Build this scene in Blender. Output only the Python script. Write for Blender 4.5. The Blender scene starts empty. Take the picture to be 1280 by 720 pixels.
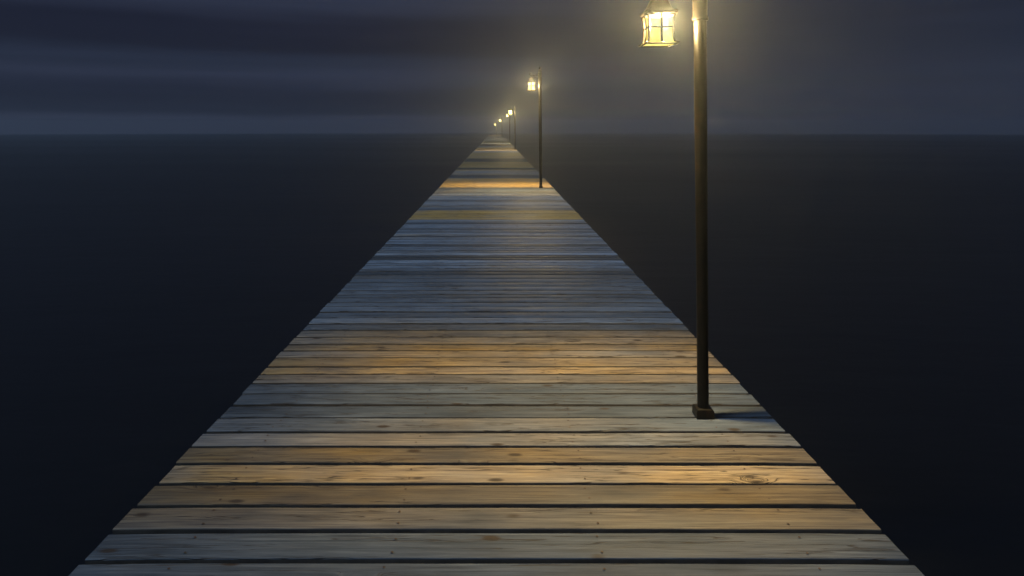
import bpy, bmesh, math, random
from mathutils import Vector, Matrix
R = math.radians
random.seed(11)
sc = bpy.context.scene
COL = sc.collection

# ------------------------------------------------------------------ helpers
def link(name, bm, mat, parent=None, smooth=None):
    me = bpy.data.meshes.new(name)
    bm.normal_update()
    bm.to_mesh(me); bm.free()
    if mat: me.materials.append(mat)
    if smooth:
        for p in me.polygons: p.use_smooth = True
        me.set_sharp_from_angle(angle=R(smooth))
    o = bpy.data.objects.new(name, me); COL.objects.link(o)
    if parent: o.parent = parent
    return o

def tag(o, label=None, cat=None, group=None, kind=None):
    if label: o['label'] = label
    if cat: o['category'] = cat
    if group: o['group'] = group
    if kind: o['kind'] = kind
    return o

def box(bm, x0, x1, y0, y1, z0, z1):
    v = [bm.verts.new((x, y, z)) for x in (x0, x1) for y in (y0, y1) for z in (z0, z1)]
    for f in ((0,1,3,2), (4,6,7,5), (0,4,5,1), (2,3,7,6), (0,2,6,4), (1,5,7,3)):
        bm.faces.new([v[i] for i in f])
    return v

def lathe(bm, prof, n=20, cx=0, cy=0):
    """prof: list of (radius, z) from bottom to top, closed with caps"""
    rings = []
    for r, z in prof:
        rings.append([bm.verts.new((cx + r*math.cos(2*math.pi*k/n), cy + r*math.sin(2*math.pi*k/n), z)) for k in range(n)])
    for a, b in zip(rings, rings[1:]):
        for k in range(n):
            bm.faces.new((a[k], a[(k+1) % n], b[(k+1) % n], b[k]))
    bm.faces.new(list(reversed(rings[0]))); bm.faces.new(rings[-1])

def tube(bm, pts, rad, n=8):
    pts = [Vector(p) for p in pts]
    rads = rad if isinstance(rad, (list, tuple)) else [rad]*len(pts)
    rings = []
    up = Vector((0, 1, 0))
    for i, p in enumerate(pts):
        t = (pts[min(i+1, len(pts)-1)] - pts[max(i-1, 0)]).normalized()
        a = up.cross(t)
        if a.length < 1e-3: a = Vector((1, 0, 0)).cross(t)
        a.normalize(); b = t.cross(a).normalized()
        rings.append([bm.verts.new(p + rads[i]*(a*math.cos(2*math.pi*k/n) + b*math.sin(2*math.pi*k/n))) for k in range(n)])
    for a, b in zip(rings, rings[1:]):
        for k in range(n):
            bm.faces.new((a[k], a[(k+1) % n], b[(k+1) % n], b[k]))
    bm.faces.new(list(reversed(rings[0]))); bm.faces.new(rings[-1])

def bar(bm, pts, nrm, w, d):
    """flat bar along pts: half width w across, standing d out along nrm"""
    pts = [Vector(p) for p in pts]; nrm = Vector(nrm); rings = []
    for i, p in enumerate(pts):
        t = (pts[min(i+1, len(pts)-1)] - pts[max(i-1, 0)]).normalized(); s = t.cross(nrm).normalized()*w
        rings.append([bm.verts.new(q) for q in (p - s, p + s, p + s + nrm*d, p - s + nrm*d)])
    for a, b in zip(rings, rings[1:]):
        for k in range(4): bm.faces.new((a[k], a[(k+1) % 4], b[(k+1) % 4], b[k]))
    bm.faces.new(list(reversed(rings[0]))); bm.faces.new(rings[-1])

def square_shell(bm, prof, cap_top=True, cap_bottom=True, wob=0.0):
    """stack of axis-aligned squares (half width, z)"""
    rings = []
    for h, z in prof:
        rings.append([bm.verts.new((sx*h, sy*h, z)) for sx, sy in ((-1,-1), (1,-1), (1,1), (-1,1))])
    for a, b in zip(rings, rings[1:]):
        for k in range(4):
            bm.faces.new((a[k], a[(k+1) % 4], b[(k+1) % 4], b[k]))
    if cap_bottom: bm.faces.new(list(reversed(rings[0])))
    if cap_top: bm.faces.new(rings[-1])

# ------------------------------------------------------------------ materials
def mat(name):
    m = bpy.data.materials.new(name); m.use_nodes = True
    nt = m.node_tree; nt.nodes.clear()
    out = nt.nodes.new('ShaderNodeOutputMaterial')
    return m, nt, out

class NB:
    """tiny node builder"""
    def __init__(s, nt): s.nt = nt
    def new(s, t, **kw):
        n = s.nt.nodes.new(t)
        for k, v in kw.items(): setattr(n, k, v)
        return n
    def put(s, sock, v):
        if hasattr(v, 'links') or isinstance(v, bpy.types.NodeSocket): s.nt.links.new(v, sock)
        else: sock.default_value = v
    def math(s, op, a, b=0.0, c=None, clamp=False):
        n = s.new('ShaderNodeMath', operation=op, use_clamp=clamp)
        s.put(n.inputs[0], a); s.put(n.inputs[1], b)
        if c is not None: s.put(n.inputs[2], c)
        return n.outputs[0]
    def mix(s, f, a, b, mode='MIX'):
        n = s.new('ShaderNodeMix', data_type='RGBA', blend_type=mode)
        s.put(n.inputs[0], f); s.put(n.inputs[6], a); s.put(n.inputs[7], b)
        return n.outputs[2]
    def noise(s, vec, scale, detail=3, rough=.5, dist=0.0):
        n = s.new('ShaderNodeTexNoise')
        s.put(n.inputs['Vector'], vec); n.inputs['Scale'].default_value = scale
        n.inputs['Detail'].default_value = detail; n.inputs['Roughness'].default_value = rough
        n.inputs['Distortion'].default_value = dist
        return n.outputs['Fac']
    def ramp(s, f, stops, interp='LINEAR'):
        n = s.new('ShaderNodeValToRGB'); n.color_ramp.interpolation = interp
        e = n.color_ramp.elements
        while len(e) > 1: e.remove(e[-1])
        e[0].position = stops[0][0]; e[0].color = stops[0][1]
        for p, c in stops[1:]:
            q = e.new(p); q.color = c
        s.put(n.inputs[0], f)
        return n.outputs[0]
    def maprange(s, v, a, b, c=0, d=1, smooth=False):
        n = s.new('ShaderNodeMapRange'); n.clamp = True
        if smooth: n.interpolation_type = 'SMOOTHSTEP'
        s.put(n.inputs['Value'], v)
        for k, q in zip(('From Min', 'From Max', 'To Min', 'To Max'), (a, b, c, d)): n.inputs[k].default_value = q
        return n.outputs[0]
    def comb(s, x, y, z):
        n = s.new('ShaderNodeCombineXYZ')
        for i, v in enumerate((x, y, z)): s.put(n.inputs[i], v)
        return n.outputs[0]
G = lambda v: (v, v, v, 1)

def wood_mat():
    m, nt, out = mat('weathered_boards'); b = NB(nt)
    pos = b.new('ShaderNodeTexCoord').outputs['Object']
    sep = b.new('ShaderNodeSeparateXYZ'); b.put(sep.inputs[0], pos)
    att = b.new('ShaderNodeAttribute', attribute_name='board'); 
    sa = b.new('ShaderNodeSeparateColor'); b.put(sa.inputs[0], att.outputs['Color'])
    warm, val, seed = sa.outputs[0], sa.outputs[1], sa.outputs[2]
    X, Y, Z = sep.outputs
    so = b.math('MULTIPLY', seed, 531.7)
    grain_v = b.comb(b.math('ADD', b.math('MULTIPLY', X, 1.1), so), b.math('MULTIPLY', Y, 34), b.math('ADD', b.math('MULTIPLY', Z, 20), so))
    # knots: sparse cells, grain flows round them
    kv = b.comb(b.math('ADD', b.math('MULTIPLY', X, 1.0), so), b.math('MULTIPLY', Y, 2.6), so)
    vo = b.new('ShaderNodeTexVoronoi', feature='F1'); b.put(vo.inputs['Vector'], kv); vo.inputs['Scale'].default_value = 1.9
    vd = vo.outputs['Distance']
    vsel = b.new('ShaderNodeSeparateColor'); b.put(vsel.inputs[0], vo.outputs['Color'])
    has = b.math('GREATER_THAN', vsel.outputs[0], .50)
    knot = b.math('MULTIPLY', b.maprange(b.math('ADD', vd, b.math('MULTIPLY', b.noise(grain_v, 3.0, 2), .07)), .050, .12, 1, 0, True), has)
    flow = b.math('MULTIPLY', b.maprange(vd, .0, .26, 1, 0, True), has)
    gv2 = b.comb(b.math('ADD', b.math('MULTIPLY', X, 1.1), so), b.math('ADD', b.math('MULTIPLY', Y, 34), b.math('MULTIPLY', flow, 1.5)), so)
    grain = b.noise(gv2, 2.3, 6, .62, .25)
    fine = b.noise(b.comb(b.math('ADD', b.math('MULTIPLY', X, 5), so), b.math('MULTIPLY', Y, 210), so), 1.5, 3, .6)
    blotch = b.noise(b.comb(b.math('ADD', b.math('MULTIPLY', X, 1.3), so), b.math('MULTIPLY', Y, 3.5), so), 1.6, 4, .6)
    v2 = b.new('ShaderNodeTexVoronoi', feature='F1'); b.put(v2.inputs['Vector'], b.comb(b.math('ADD', b.math('MULTIPLY', X, 1.0), b.math('MULTIPLY', so, 2.3)), b.math('MULTIPLY', Y, 2.2), so)); v2.inputs['Scale'].default_value = 3.3
    v2s = b.new('ShaderNodeSeparateColor'); b.put(v2s.inputs[0], v2.outputs['Color'])
    kn2 = b.math('MULTIPLY', b.maprange(b.math('ADD', v2.outputs['Distance'], b.math('MULTIPLY', b.noise(grain_v, 5.0, 2), .12)), .13, .22, 1, 0, True), b.math('GREATER_THAN', v2s.outputs[0], .42))
    knot = b.math('MAXIMUM', knot, kn2)
    # long open checks along the grain
    cv = b.comb(b.math('ADD', b.math('MULTIPLY', X, .8), b.math('MULTIPLY', so, 1.7)), b.math('ADD', b.math('MULTIPLY', Y, 17), b.math('MULTIPLY', flow, 1.2)), so)
    ck = b.noise(cv, 1.9, 3, .55)
    check = b.math('MULTIPLY', b.maprange(b.math('ABSOLUTE', b.math('SUBTRACT', ck, .5)), .004, .020, 1, 0, True), b.maprange(b.noise(cv, .55, 2), .44, .52, 0, 1, True))
    grey = b.ramp(grain, [(.28, (.040,.053,.078,1)), (.40, (.112,.144,.192,1)), (.58, (.172,.208,.265,1)), (.74, (.27,.31,.365,1))])
    brown = b.ramp(grain, [(.28, (.070,.032,.009,1)), (.42, (.215,.128,.034,1)), (.58, (.320,.205,.058,1)), (.78, (.44,.300,.100,1))])
    # weathering drifts across neighbouring boards in soft-edged patches
    patch = b.noise(b.comb(b.math('MULTIPLY', X, .55), b.math('MULTIPLY', Y, .8), 3.1), 1.5, 3, .55)
    wf = b.math('ADD', warm, b.math('MULTIPLY', b.math('SUBTRACT', patch, .52), 1.3), clamp=True)
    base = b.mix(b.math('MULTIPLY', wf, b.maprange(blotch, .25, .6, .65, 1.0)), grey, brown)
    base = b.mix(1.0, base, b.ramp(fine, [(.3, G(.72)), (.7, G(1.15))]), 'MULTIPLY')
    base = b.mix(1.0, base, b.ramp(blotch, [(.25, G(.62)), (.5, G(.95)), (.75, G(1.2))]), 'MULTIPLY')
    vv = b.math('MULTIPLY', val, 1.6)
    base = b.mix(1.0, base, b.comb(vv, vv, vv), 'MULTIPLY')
    base = b.mix(b.math('MULTIPLY', knot, .93), base, (.030,.020,.014,1))
    base = b.mix(b.math('MULTIPLY', check, .85), base, (.022,.015,.011,1))
    p = b.new('ShaderNodeBsdfPrincipled')
    b.put(p.inputs['Base Color'], base)
    b.put(p.inputs['Roughness'], b.maprange(blotch, .3, .7, .50, .68))
    p.inputs['Specular IOR Level'].default_value = .25
    h = b.math('ADD', b.math('MULTIPLY', grain, .5), b.math('ADD', b.math('MULTIPLY', fine, .18), b.math('MULTIPLY', check, -.9)))
    bp = b.new('ShaderNodeBump'); bp.inputs['Strength'].default_value = .55; bp.inputs['Distance'].default_value = .006
    b.put(bp.inputs['Height'], h); b.put(p.inputs['Normal'], bp.outputs[0])
    b.put(out.inputs['Surface'], p.outputs[0])
    return m

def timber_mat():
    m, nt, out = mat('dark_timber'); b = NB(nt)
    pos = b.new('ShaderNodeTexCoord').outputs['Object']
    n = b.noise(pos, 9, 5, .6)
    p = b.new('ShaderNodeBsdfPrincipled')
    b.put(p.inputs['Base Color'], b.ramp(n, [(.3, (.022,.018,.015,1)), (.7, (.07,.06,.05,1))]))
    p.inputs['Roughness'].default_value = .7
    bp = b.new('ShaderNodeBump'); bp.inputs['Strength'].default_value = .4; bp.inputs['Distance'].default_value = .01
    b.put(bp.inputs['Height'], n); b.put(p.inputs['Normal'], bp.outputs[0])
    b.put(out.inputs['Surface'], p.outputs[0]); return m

def iron_mat():
    m, nt, out = mat('painted_iron'); b = NB(nt)
    pos = b.new('ShaderNodeTexCoord').outputs['Object']
    n = b.noise(pos, 26, 6, .65); n2 = b.noise(pos, 5, 3)
    p = b.new('ShaderNodeBsdfPrincipled')
    rust = b.maprange(b.math('ADD', n, b.math('MULTIPLY', n2, .5)), .74, .95, 0, 1, True)
    b.put(p.inputs['Base Color'], b.mix(b.math('MULTIPLY', rust, .35), (.0045,.0038,.003,1), (.030,.015,.007,1)))
    b.put(p.inputs['Roughness'], b.maprange(n, .3, .7, .30, .5))
    p.inputs['Specular IOR Level'].default_value = .2
    bp = b.new('ShaderNodeBump'); bp.inputs['Strength'].default_value = .25; bp.inputs['Distance'].default_value = .002
    b.put(bp.inputs['Height'], n); b.put(p.inputs['Normal'], bp.outputs[0])
    b.put(out.inputs['Surface'], p.outputs[0]); return m

def bronze_mat(name='lantern_bronze', k=1.0):
    m, nt, out = mat(name); b = NB(nt)
    pos = b.new('ShaderNodeTexCoord').outputs['Object']
    n = b.noise(pos, 30, 5, .6)
    p = b.new('ShaderNodeBsdfPrincipled')
    b.put(p.inputs['Base Color'], b.ramp(n, [(.3, (.05*k,.036*k,.024*k,1)), (.7, (.13*k,.095*k,.065*k,1))]))
    p.inputs['Roughness'].default_value = .5
    p.inputs['Metallic'].default_value = 0
    p.inputs['Specular IOR Level'].default_value = .5 if k == 1 else .03
    b.put(out.inputs['Surface'], p.outputs[0]); return m

def pane_mat(name='seeded_glass', op=.77, k=1.0, low=None):
    m, nt, out = mat(name); b = NB(nt)
    pos = b.new('ShaderNodeTexCoord').outputs['Object']
    n = b.noise(pos, 14, 3, .5)
    tr = b.new('ShaderNodeBsdfTransparent'); tr.inputs[0].default_value = (1, .98, .92, 1)
    em = b.new('ShaderNodeEmission')
    b.put(em.inputs['Color'], b.ramp(n, [(.3, (1,.74,.14,1)), (.7, (1,.83,.29,1))]))
    b.put(em.inputs['Strength'], b.maprange(n, .3, .7, PANE*.8*k, PANE*1.25*k))
    mx = b.new('ShaderNodeMixShader')
    sp = b.new('ShaderNodeSeparateXYZ'); b.put(sp.inputs[0], pos)      # opacity added below the glazing bar to cut lamplight on the deck
    b.put(mx.inputs[0], b.maprange(sp.outputs[2], .085, .110, low or op, op))
    b.put(mx.inputs[1], tr.outputs[0]); b.put(mx.inputs[2], em.outputs[0])
    b.put(out.inputs['Surface'], mx.outputs[0]); return m

def bulb_mat():
    m, nt, out = mat('glowing_bulb'); b = NB(nt)
    pos = b.new('ShaderNodeTexCoord').outputs['Object']
    em = b.new('ShaderNodeEmission')
    b.put(em.inputs['Color'], b.ramp(b.noise(pos, 8, 2), [(.3, (1,.84,.5,1)), (.7, (1,.9,.6,1))]))
    em.inputs['Strength'].default_value = 12
    tr = b.new('ShaderNodeBsdfTransparent'); mx = b.new('ShaderNodeMixShader'); mx.inputs[0].default_value = .5
    b.put(mx.inputs[1], tr.outputs[0]); b.put(mx.inputs[2], em.outputs[0])
    b.put(out.inputs['Surface'], mx.outputs[0]); return m

def water_mat():
    m, nt, out = mat('dark_sea'); b = NB(nt)
    pos = b.new('ShaderNodeTexCoord').outputs['Object']
    mp = b.new('ShaderNodeMapping'); b.put(mp.inputs[0], pos); mp.inputs['Scale'].default_value = (.35, 1.0, 1)
    n = b.noise(mp.outputs[0], .9, 4, .55)
    n2 = b.noise(mp.outputs[0], .05, 3, .5)
    p = b.new('ShaderNodeBsdfPrincipled')
    b.put(p.inputs['Base Color'], b.mix(n2, (.0015,.002,.003,1), (.003,.004,.006,1)))
    b.put(p.inputs['Roughness'], b.maprange(n2, .3, .7, .34, .46))
    p.inputs['IOR'].default_value = 1.33
    bp = b.new('ShaderNodeBump'); bp.inputs['Strength'].default_value = .35; bp.inputs['Distance'].default_value = .06
    b.put(bp.inputs['Height'], n); b.put(p.inputs['Normal'], bp.outputs[0])
    b.put(out.inputs['Surface'], p.outputs[0]); return m

def nail_mat():
    m, nt, out = mat('rusty_nail'); b = NB(nt)
    pos = b.new('ShaderNodeTexCoord').outputs['Object']
    p = b.new('ShaderNodeBsdfPrincipled')
    b.put(p.inputs['Base Color'], b.ramp(b.noise(pos, 60, 2), [(.3, (.015,.009,.006,1)), (.7, (.06,.028,.014,1))]))
    p.inputs['Roughness'].default_value = .7
    b.put(out.inputs['Surface'], p.outputs[0]); return m

# tunables
PANE = 1.0
LAMP_W = 3500
MOON = 1.75
HAZE = .0040
M_nail = nail_mat()
M_wood, M_timber, M_iron, M_bronze = wood_mat(), timber_mat(), iron_mat(), bronze_mat()
M_pane, M_bulb, M_water = pane_mat(low=.93), bulb_mat(), water_mat()
M_under = pane_mat('dimming_glass', .75); M_under2 = pane_mat('thin_dimming_glass', .45); M_hot = pane_mat('overbright_glass', .88, 9.0); M_warm = pane_mat('bright_glass', .84, 2.6); M_hood = bronze_mat('lantern_hood_bronze', .22); M_frame = bronze_mat('lantern_frame_iron', .12)

EYE = 1.6            # camera above the boards
FPX = 853.3          # 24 mm lens, in pixels of a 1280 px wide picture
dist = lambda y: FPX*EYE/(y-160)      # row of the photograph -> metres along the deck

# ------------------------------------------------------------------ the sea
bm = bmesh.new()
n = 160; SEA_R = 285; SEA_Z = -.62
ring = [bm.verts.new((SEA_R*math.cos(2*math.pi*k/n), SEA_R*math.sin(2*math.pi*k/n), SEA_Z)) for k in range(n)]
bm.faces.new(ring)
tag(link('sea', bm, M_water), kind='structure')

# ------------------------------------------------------------------ the pier
PIER_END = 150.0
pier = bpy.data.objects.new('pier', None); COL.objects.link(pier)
pier.location = (0, 0, SEA_Z)
tag(pier, 'long straight wooden pier of gapped weathered boards running out over the dark sea', 'pier')

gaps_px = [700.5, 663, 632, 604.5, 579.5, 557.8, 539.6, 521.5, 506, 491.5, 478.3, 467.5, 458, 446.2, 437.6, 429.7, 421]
# (from row, to row, warmth, value) board tone, with lamp pools painted in
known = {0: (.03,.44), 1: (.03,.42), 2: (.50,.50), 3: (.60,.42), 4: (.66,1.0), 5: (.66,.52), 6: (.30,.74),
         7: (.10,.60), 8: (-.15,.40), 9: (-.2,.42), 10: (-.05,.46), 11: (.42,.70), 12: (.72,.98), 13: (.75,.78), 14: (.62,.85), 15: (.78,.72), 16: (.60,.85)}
bounds = []
d = dist(gaps_px[0])
boards = []      # (y0, y1, warm, value)
prev = -5.0
while prev < d - .25:
    w = min(.178, d - prev)
    boards.append((prev, prev + w, random.choice((.05,.1,.5)), random.uniform(.5,.8))); prev += w
boards.append((prev, d, .03, .44))
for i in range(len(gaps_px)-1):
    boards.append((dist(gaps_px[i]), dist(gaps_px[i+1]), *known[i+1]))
y = dist(gaps_px[-1])
bands = [(421,413,.50,.75), (276,263.5,1,1.4), (234.5,223,1,1.25), (222.5,219,.1,.32), (218.5,213,.5,1.1), (209,202.5,1,1.2), (202.4,198.2,.1,.3), (198,195,.8,1.5), (193,190.5,1,1.5), (186,184,1,1.5), (179,177,1,1.6)]  # bright warm rows paint lamp light into the board colour
gw, gv, left = .05, .7, 0
while y < PIER_END:
    w = random.choice((.135, .15, .165, .178, .178)) * (1 if y < 40 else 1.0)
    row = 160 + FPX*EYE/y
    if left <= 0:
        gv = random.choice((.2, .35, .6, 1.1, 1.6)) if y > 17 else random.choice((.36, .6, .85, 1.1, 1.4)) if y > 7 else random.uniform(.50, .95)
        gw = random.choice((0, .05, .1, .2)) if y < 22 else random.choice((0, .6, 1, 1))
        left = random.choice((1, 1, 2)) if y < 9 else max(1, int(y*y/(FPX*EYE)*random.uniform(1.6, 3.4)/.17))
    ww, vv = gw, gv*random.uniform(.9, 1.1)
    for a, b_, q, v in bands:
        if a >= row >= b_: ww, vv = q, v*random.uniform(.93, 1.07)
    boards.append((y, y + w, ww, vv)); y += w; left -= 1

HALF = 1.533
bm = bmesh.new()
lay = bm.loops.layers.float_color.new('board')
for (y0, y1, wm, vl) in boards:
    near = y1 < 14 and y0 > 0
    sd = random.random()
    g = random.uniform(.023, .029) if y0 < 4.5 else random.uniform(.027, .036)
    ya, yb = y0 + g*.5, y1 - g*.5
    xl, xr = -HALF + random.gauss(0, .0045), HALF + random.gauss(0, .0045)
    dz = random.gauss(0, .0011); tl = random.uniform(-.0012, .0012)
    ns = 12 if near else (4 if y0 < 30 else 1)
    ph = random.uniform(0, 6.3); amp = .0016 if near else 0
    bev = .005 if y0 < 30 else 0
    # cross-section, front to back (top rounded at both long edges)
    if bev: sec = [(ya, -.042), (ya, -bev), (ya + bev*.35, -bev*.3), (ya + bev, 0), ((ya+yb)/2, -.0012), (yb - bev, 0), (yb - bev*.35, -bev*.3), (yb, -bev), (yb, -.042)]
    else: sec = [(ya, -.042), (ya, 0), (yb, 0), (yb, -.042)]
    rows = []
    for s in range(ns + 1):
        t = s/ns; x = xl + (xr - xl)*t
        wob = amp*math.sin(ph + 5*t) + amp*.6*math.sin(ph*2 + 13*t)
        edge = .003 if (bev and s in (0, ns)) else 0
        rows.append([bm.verts.new((x, yy + (wob if k != len(sec)//2 else 0), zz + dz + tl*(2*t-1) - (edge if zz > -.02 else 0))) for k, (yy, zz) in enumerate(sec)])
    fs = []
    for a, b2 in zip(rows, rows[1:]):
        for k in range(len(sec)-1): fs.append(bm.faces.new((a[k], b2[k], b2[k+1], a[k+1])))
        fs.append(bm.faces.new((a[-1], b2[-1], b2[0], a[0])))
    fs.append(bm.faces.new(list(reversed(rows[0])))); fs.append(bm.faces.new(rows[-1]))
    for f in fs:
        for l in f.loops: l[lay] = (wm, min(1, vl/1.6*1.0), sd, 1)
bmesh.ops.recalc_face_normals(bm, faces=bm.faces)
for f in bm.faces: f.material_index = 1 if abs(f.normal.z) < .3 else 0  # dark timber on board sides paints in the shade of the gaps
for (y0, y1, wm, vl) in boards:      # nail heads over the stringers
    if not 1.5 < y0 < 11: continue
    for x in (-1.18, -.4, .4, 1.18):
        for yy in (y0 + .048, y1 - .048):
            cx_, cy_ = x + random.gauss(0, .008), yy + random.gauss(0, .006)
            vs_ = [bm.verts.new((cx_ + .0052*math.cos(k*math.pi/4), cy_ + .0052*math.sin(k*math.pi/4), .0022)) for k in range(8)]
            f = bm.faces.new(vs_); f.material_index = 2
            for l in f.loops: l[lay] = (0, .3, 0, 1)
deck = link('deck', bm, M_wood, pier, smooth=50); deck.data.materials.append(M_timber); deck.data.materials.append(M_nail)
deck.matrix_parent_inverse = Matrix.Translation((0, 0, -SEA_Z))
INV = Matrix.Translation((0, 0, -SEA_Z))

for x in (-1.18, -.4, .4, 1.18):
    bm = bmesh.new(); box(bm, x-.045, x+.045, -5, PIER_END-.05, -.262, -.046)
    link('stringer', bm, M_timber, pier).matrix_parent_inverse = INV
bm = bmesh.new()
lathe(bm, [(.13, -1.5), (.125, -.6), (.115, -.31)], 14)
pile_me = None
bmc = bmesh.new(); box(bmc, -1.36, 1.36, -.08, .08, -.42, -.264)
y = -3.0; first = True
while y < PIER_END:
    if first:
        cap0 = link('cross_beam', bmc, M_timber, pier); p0 = link('piling', bm, M_timber, pier, smooth=40)
        cap0.matrix_parent_inverse = INV; p0.matrix_parent_inverse = INV
        cap0.location.y = y; p0.location = (-1.2, y + .22, 0); q = p0.copy(); COL.objects.link(q); q.parent = pier; q.location = (1.2, y + .22, 0)
        first = False
    else:
        c = cap0.copy(); COL.objects.link(c); c.parent = pier; c.location.y = y
        for s in (-1, 1):
            q = p0.copy(); COL.objects.link(q); q.parent = pier; q.location = (1.2*s, y + .22, 0)
    y += 6.0

# ------------------------------------------------------------------ lamp posts
PH = [(.098, 0), (.104, .006), (.083, .014), (.077, .045), (.0745, .11), (.079, .165), (.0875, .186)]   # lantern body: half width, height
def hw(z):
    for (a, za), (b_, zb) in zip(PH, PH[1:]):
        if z <= zb: return a + (b_-a)*(z-za)/(zb-za)
    return PH[-1][0]
def spiral(cx, cz, r0, r1, a0, a1, n=22):
    return [(cx + (r0+(r1-r0)*k/n)*math.cos(a0+(a1-a0)*k/n), 0, cz + (r0+(r1-r0)*k/n)*math.sin(a0+(a1-a0)*k/n)) for k in range(n+1)]

def make_lamp(x, y, arm_z, reach, drop, ls, label, r=.034, watts=LAMP_W, glass=None):
    glass = glass or M_pane
    """arm_z: height of the arm; reach: lantern axis left of the post; drop: arm to lantern foot; ls: lantern scale"""
    root = bpy.data.objects.new('lamp_post', None); COL.objects.link(root)
    root.location = (x, y, .003); root.rotation_euler = (0, R(-.45), 0)
    tag(root, label, 'lamp post', 'lamp posts along the right side of the pier')
    top = arm_z + .13
    # pole
    bm = bmesh.new()
    lathe(bm, [(r*.92, .05), (r*.92, .4), (r*.94, .9), (r*1.03, 1.8), (r*1.08, top-.02), (r*.9, top)], 24)
    link('pole', bm, M_iron, root, smooth=40)
    # foot: square plate with chamfered block and bolts
    bm = bmesh.new()
    square_shell(bm, [(.046, 0), (.048, .003), (.047, .040), (.043, .048), (.036, .052)])
    fo = link('foot', bm, M_iron, root, smooth=30)
    bm = bmesh.new()
    lathe(bm, [(r*1.05, top), (r*1.35, top+.006), (r*1.35, top+.016), (r*.6, top+.026), (r*.5, top+.04), (r*.85, top+.06), (r*.8, top+.08), (r*.15, top+.11), (.001, top+.15)], 18)
    link('finial', bm, M_iron, root, smooth=40)
    # collar gripping the pole below the arm (clamp with two bands and set bolt)
    cz = arm_z - .27
    bm = bmesh.new()
    lathe(bm, [(r*1.08, cz), (r*1.32, cz+.004), (r*1.32, cz+.022), (r*1.18, cz+.03), (r*1.18, cz+.31), (r*1.32, cz+.318), (r*1.32, cz+.336), (r*1.08, cz+.34)], 24)
    link('collar', bm, M_iron, root, smooth=40)
    # arm with a curled end, and a scroll under it
    bm = bmesh.new()
    pts = [(-r, 0, arm_z), (-reach*.55, 0, arm_z), (-reach+.02, 0, arm_z+.004)]
    pts += spiral(-reach-.012, arm_z+.036, .034, .014, R(-80), R(-400), 20)
    tube(bm, pts, .0095*ls)
    link('arm', bm, M_iron, root, smooth=60)
    bm = bmesh.new()
    n = 18
    pts = [(-r*1.1 - (reach*.70-r)*(math.sin(t/n*math.pi/2))**1.5, 0, cz+.19 + (.075)*(1-math.cos(t/n*math.pi/2))) for t in range(n+1)]
    tube(bm, pts, .0065*ls)
    tube(bm, spiral(-r*1.1-.030, cz+.305, .026, .008, R(200), R(620), 22), .0055*ls)
    link('bracket', bm, M_iron, root, smooth=60)
    # lantern
    L = bpy.data.objects.new('lantern', None); COL.objects.link(L); L.parent = root
    z0 = arm_z - drop
    L.location = (-reach, 0, z0); L.scale = (ls, ls, ls); L.rotation_euler = (0, R(.45), 0)
    def sub(name, bm, m, sm=None): return link(name, bm, m, L, sm)
    bm = bmesh.new()      # frame: corner bars, rims, cross bars
    zs = [z for _, z in PH]
    for sx, sy in ((-1,-1), (1,-1), (1,1), (-1,1)):
        tube(bm, [(sx*hw(z), sy*hw(z), z) for z in zs], .0076, 6)
    for sx, sy, ax in ((0,-1,0), (0,1,0), (-1,0,1), (1,0,1)):
        def P(u, z, off=.001):
            h = hw(z) + off
            return (u*h, sy*h, z) if ax == 0 else (sx*h, u*h, z)
        nv = (0, sy, 0) if ax == 0 else (sx, 0, 0)
        bar(bm, [P(.02, z) for z in zs[1:]], nv, .0074, .007)
        zc = .105
        bar(bm, [P(u, zc, .001) for u in (-.96, 0, .96)], nv, .0050, .005)
        tube(bm, [P(u, zs[0], 0) for u in (-1, -.5, 0, .5, 1)], .0052, 6)
        tube(bm, [P(u, zs[-1]-.002, 0) for u in (-1, 0, 1)], .0048, 6)
    bmesh.ops.recalc_face_normals(bm, faces=bm.faces)
    sub('frame', bm, M_frame, 50)
    bm = bmesh.new()      # hood: scalloped eave, bell roof, cap
    rings = []
    prof = [(.086, .184), (.108, .190), (.112, .200), (.100, .209), (.086, .216), (.078, .232), (.064, .262), (.052, .286), (.036, .297), (.033, .303), (.040, .308), (.036, .316), (.014, .322)]
    n = 24
    for q, (h, z) in enumerate(prof):
        ring = []
        for side in range(4):
            for k in range(n//4):
                u = -1 + 2*k/(n//4)
                px, py = [(u, -1), (1, u), (-u, 1), (-1, -u)][side]
                wv = .006*math.cos(u*math.pi)*(1 if 1 <= q <= 3 else 0)
                rr = 1 - (.10 if q < 5 else .16)*(abs(px*py))**2
                ring.append(bm.verts.new((px*h*rr, py*h*rr, z - wv)))
        rings.append(ring)
    for a, b2 in zip(rings, rings[1:]):
        for k in range(n): bm.faces.new((a[k], a[(k+1) % n], b2[(k+1) % n], b2[k]))
    bm.faces.new(list(reversed(rings[0]))); bm.faces.new(rings[-1])
    sub('hood', bm, M_hood, 35)
    for sx, sy, ax in ((0,-1,0), (0,1,0), (-1,0,1), (1,0,1)):
        bm = bmesh.new(); rows = []
        for z in zs[1:]:
            h = hw(z) - .0045
            rows.append([bm.verts.new((u*h, sy*h, z) if ax == 0 else (sx*h, u*h, z)) for u in (-.97, 0, .97)])
        for a, b2 in zip(rows, rows[1:]):
            for k in range(2): bm.faces.new((a[k], a[k+1], b2[k+1], b2[k]))
        sub('glass_pane', bm, glass, 60)
    bm = bmesh.new(); bm.faces.new([bm.verts.new((x_*.088, y_*.088, .009)) for x_, y_ in ((-1,-1), (1,-1), (1,1), (-1,1))])
    sub('added_dimming_glass', bm, M_under if glass is M_pane else M_under2)  # pane added to limit the lamplight falling on the deck
    bm = bmesh.new()
    lathe(bm, [(.002, .086), (.014, .090), (.024, .104), (.026, .122), (.021, .142), (.013, .158), (.011, .176)], 16)
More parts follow.
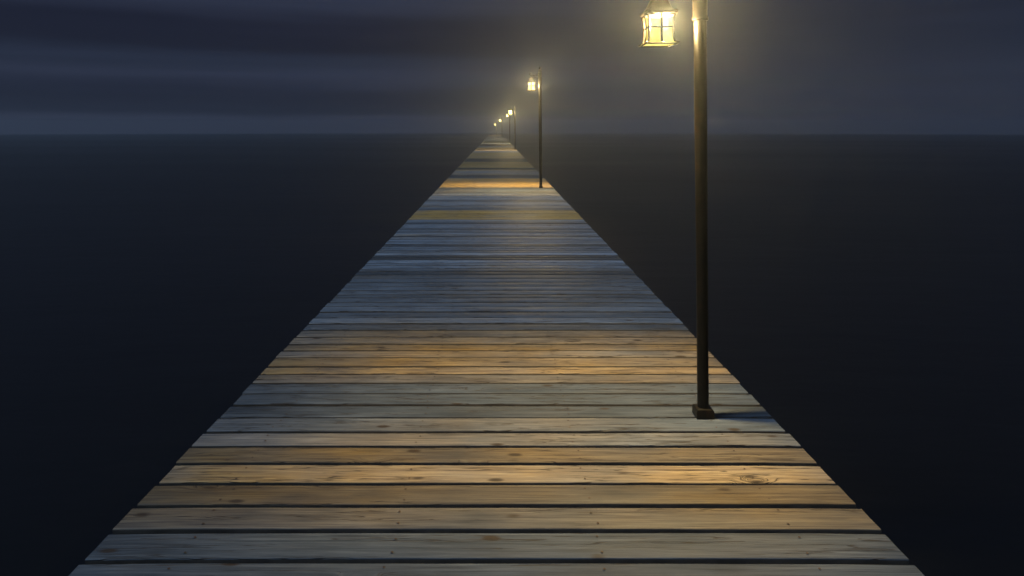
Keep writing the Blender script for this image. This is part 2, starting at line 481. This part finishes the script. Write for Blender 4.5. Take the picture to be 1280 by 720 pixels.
    bl = sub('bulb', bm, M_bulb, 60); bl.location.x = .038      # bulb shifted off centre to move its light pool left
    ztop = drop/ls        # links from the cap up to the arm, each touching the next
    ring = lambda zc, rr, fl: [(rr*math.cos(t*math.pi/8)*(0 if fl else 1), rr*math.cos(t*math.pi/8)*(1 if fl else 0), zc + rr*math.sin(t*math.pi/8)) for t in range(17)]
    bm = bmesh.new(); tube(bm, [(0,0,.318), (0,0,ztop)], .0045, 8)
    sub('hanging_rod', bm, M_iron, 50)
    bm = bmesh.new(); tube(bm, ring(.335, .014, 0), .0032, 6)
    sub('ring', bm, M_iron, 50)
    # the lamp's own light
    ld = bpy.data.lights.new('bulb_light', 'POINT'); ld.energy = watts; ld.color = (1, .735, .33)
    ld.shadow_soft_size = .024*ls
    lo = bpy.data.objects.new('bulb_light', ld); COL.objects.link(lo); lo.parent = L
    lo.location = (.038, 0, .130)
    return root

make_lamp(1.150, 3.79, 2.46, .232, .40, .87, 'nearest and largest lamp post, black pole with bronze four-sided lantern hanging to its left')
make_lamp(1.195, dist(235), 3.00, .235, .40, 1.15, 'second nearest lamp post, full height in view beside the amber stripe of boards', watts=3900, glass=M_warm, r=.041)
make_lamp(1.42, 50.5, 2.98, .34, .36, 1.5, 'third lamp post out, slim pole at the right edge of the boards', watts=4800, glass=M_hot, r=.045)
make_lamp(1.40, 69.0, 3.10, .26, .36, 1.1, 'fourth lamp post out, small faint light just left of the third lantern', watts=4800, glass=M_hot, r=.045)
make_lamp(.95, 108.0, 3.05, .30, .40, 1.5, 'fifth lamp post out, small yellow light low over the far boards', watts=4800, glass=M_hot, r=.045)
make_lamp(.12, 146.0, 2.60, .30, .40, 1.5, 'farthest lamp post, pale dot of light at the far end of the pier', watts=4800, glass=M_hot, r=.045)

# ------------------------------------------------------------------ haze
bm = bmesh.new(); box(bm, -288, 288, -288, 288, -2.5, 4.6)
hz = link('haze', bm, None); tag(hz, kind='stuff')
m, nt, out = mat('night_mist'); b = NB(nt)
pv = b.new('ShaderNodeVolumePrincipled')
pv.inputs['Color'].default_value = (.80, .90, 1.0, 1); pv.inputs['Density'].default_value = HAZE; pv.inputs['Anisotropy'].default_value = .8
b.put(out.inputs['Volume'], pv.outputs[0]); hz.data.materials.append(m)

# ------------------------------------------------------------------ sky and moon
MEL, MAZ = R(58), R(255)       # soft moonlight from high on the left
w = bpy.data.worlds.new('World'); sc.world = w; w.use_nodes = True
nt = w.node_tree; nt.nodes.clear(); b = NB(nt)
out = b.new('ShaderNodeOutputWorld'); bg = b.new('ShaderNodeBackground')
sky = b.new('ShaderNodeTexSky', sky_type='NISHITA'); sky.sun_disc = False
sky.sun_elevation = MEL; sky.sun_rotation = MAZ
dirv = b.new('ShaderNodeTexCoord').outputs['Generated']
sp = b.new('ShaderNodeSeparateXYZ'); b.put(sp.inputs[0], dirv)
hor = b.math('SQRT', b.math('ADD', b.math('MULTIPLY', sp.outputs[0], sp.outputs[0]), b.math('MULTIPLY', sp.outputs[1], sp.outputs[1])))
el = b.math('DIVIDE', sp.outputs[2], b.math('MAXIMUM', hor, .02))
cv = b.comb(sp.outputs[0], sp.outputs[1], b.math('MULTIPLY', sp.outputs[2], 16))
n1 = b.noise(cv, 1.5, 4, .5); n2 = b.noise(b.comb(sp.outputs[0], sp.outputs[1], b.math('MULTIPLY', sp.outputs[2], 40)), 2.2, 4, .55)
e2 = b.math('ADD', el, b.math('MULTIPLY', b.math('SUBTRACT', n1, .5), .045))
t = b.maprange(e2, -.05, .45)
P = lambda e: (e+.05)/.5
c = lambda r, g, bl: (r, g, bl, 1)
bandcol = b.ramp(t, [(0, c(.038,.043,.074)), (P(-.005), c(.042,.046,.080)), (P(.014), c(.038,.042,.074)), (P(.026), c(.013,.016,.032)), (P(.052), c(.013,.016,.032)),
                     (P(.075), c(.026,.031,.056)), (P(.092), c(.020,.025,.045)), (P(.112), c(.010,.0105,.020)), (P(.145), c(.0105,.011,.021)),
                     (P(.178), c(.026,.030,.052)), (P(.25), c(.026,.030,.050)), (P(.44), c(.030,.034,.052))], 'EASE')
streak = b.ramp(n2, [(.3, (.66,.72,.75,1)), (.7, (.82,.89,.93,1))])
calm = b.ramp(t, [(0, c(.036,.042,.068)), (P(0), c(.038,.043,.070)), (P(.04), c(.027,.032,.053)), (P(.10), c(.018,.022,.037)), (P(.2), c(.016,.019,.033)), (P(.44), c(.028,.032,.050))], 'EASE')
side = b.maprange(b.math('DIVIDE', sp.outputs[0], b.math('MAXIMUM', hor, .02)), -.05, .30, 0, .85, True)
colr = b.mix(1.0, b.mix(side, bandcol, calm), streak, 'MULTIPLY')
# a little of the clear Nishita sky glimmers through the cloud
nis = b.mix(1.0, sky.outputs[0], c(.0010,.0011,.0020), 'MULTIPLY')
tot = b.mix(1.0, b.mix(1.0, colr, G(10), 'MULTIPLY'), b.mix(1.0, nis, G(10), 'MULTIPLY'), 'ADD')
b.put(bg.inputs['Color'], tot); bg.inputs['Strength'].default_value = .1
b.put(out.inputs['Surface'], bg.outputs[0])

sd = bpy.data.lights.new('moonlight', 'SUN'); sd.energy = MOON; sd.angle = R(14); sd.color = (.52, .74, 1.0)
so = bpy.data.objects.new('moonlight', sd); COL.objects.link(so)
dv = Vector((math.sin(MAZ)*math.cos(MEL), math.cos(MAZ)*math.cos(MEL), math.sin(MEL)))
so.rotation_euler = dv.to_track_quat('Z', 'Y').to_euler()

# ------------------------------------------------------------------ camera
cam = bpy.data.cameras.new('camera'); co = bpy.data.objects.new('camera', cam); COL.objects.link(co)
cam.lens = 24; cam.sensor_width = 36; co.location = (0, 0, EYE); co.rotation_euler = (R(90), 0, 0)
cam.shift_x = 20/1280; cam.shift_y = -200/1280
cam.clip_end = 2000; cam.clip_start = .05
sc.camera = co

vs = sc.view_settings
vs.view_transform = 'Standard'; vs.look = 'None'; vs.exposure = 0; vs.gamma = 1; vs.use_curve_mapping = False
sc.display_settings.display_device = 'sRGB'
cy = sc.cycles
cy.use_denoising = True; cy.denoiser = 'OPENIMAGEDENOISE'; cy.denoising_input_passes = 'RGB_ALBEDO_NORMAL'
cy.max_bounces = 6; cy.volume_bounces = 1; cy.transparent_max_bounces = 12
cy.sample_clamp_indirect = 4; cy.caustics_reflective = False; cy.caustics_refractive = False
cy.use_light_tree = True
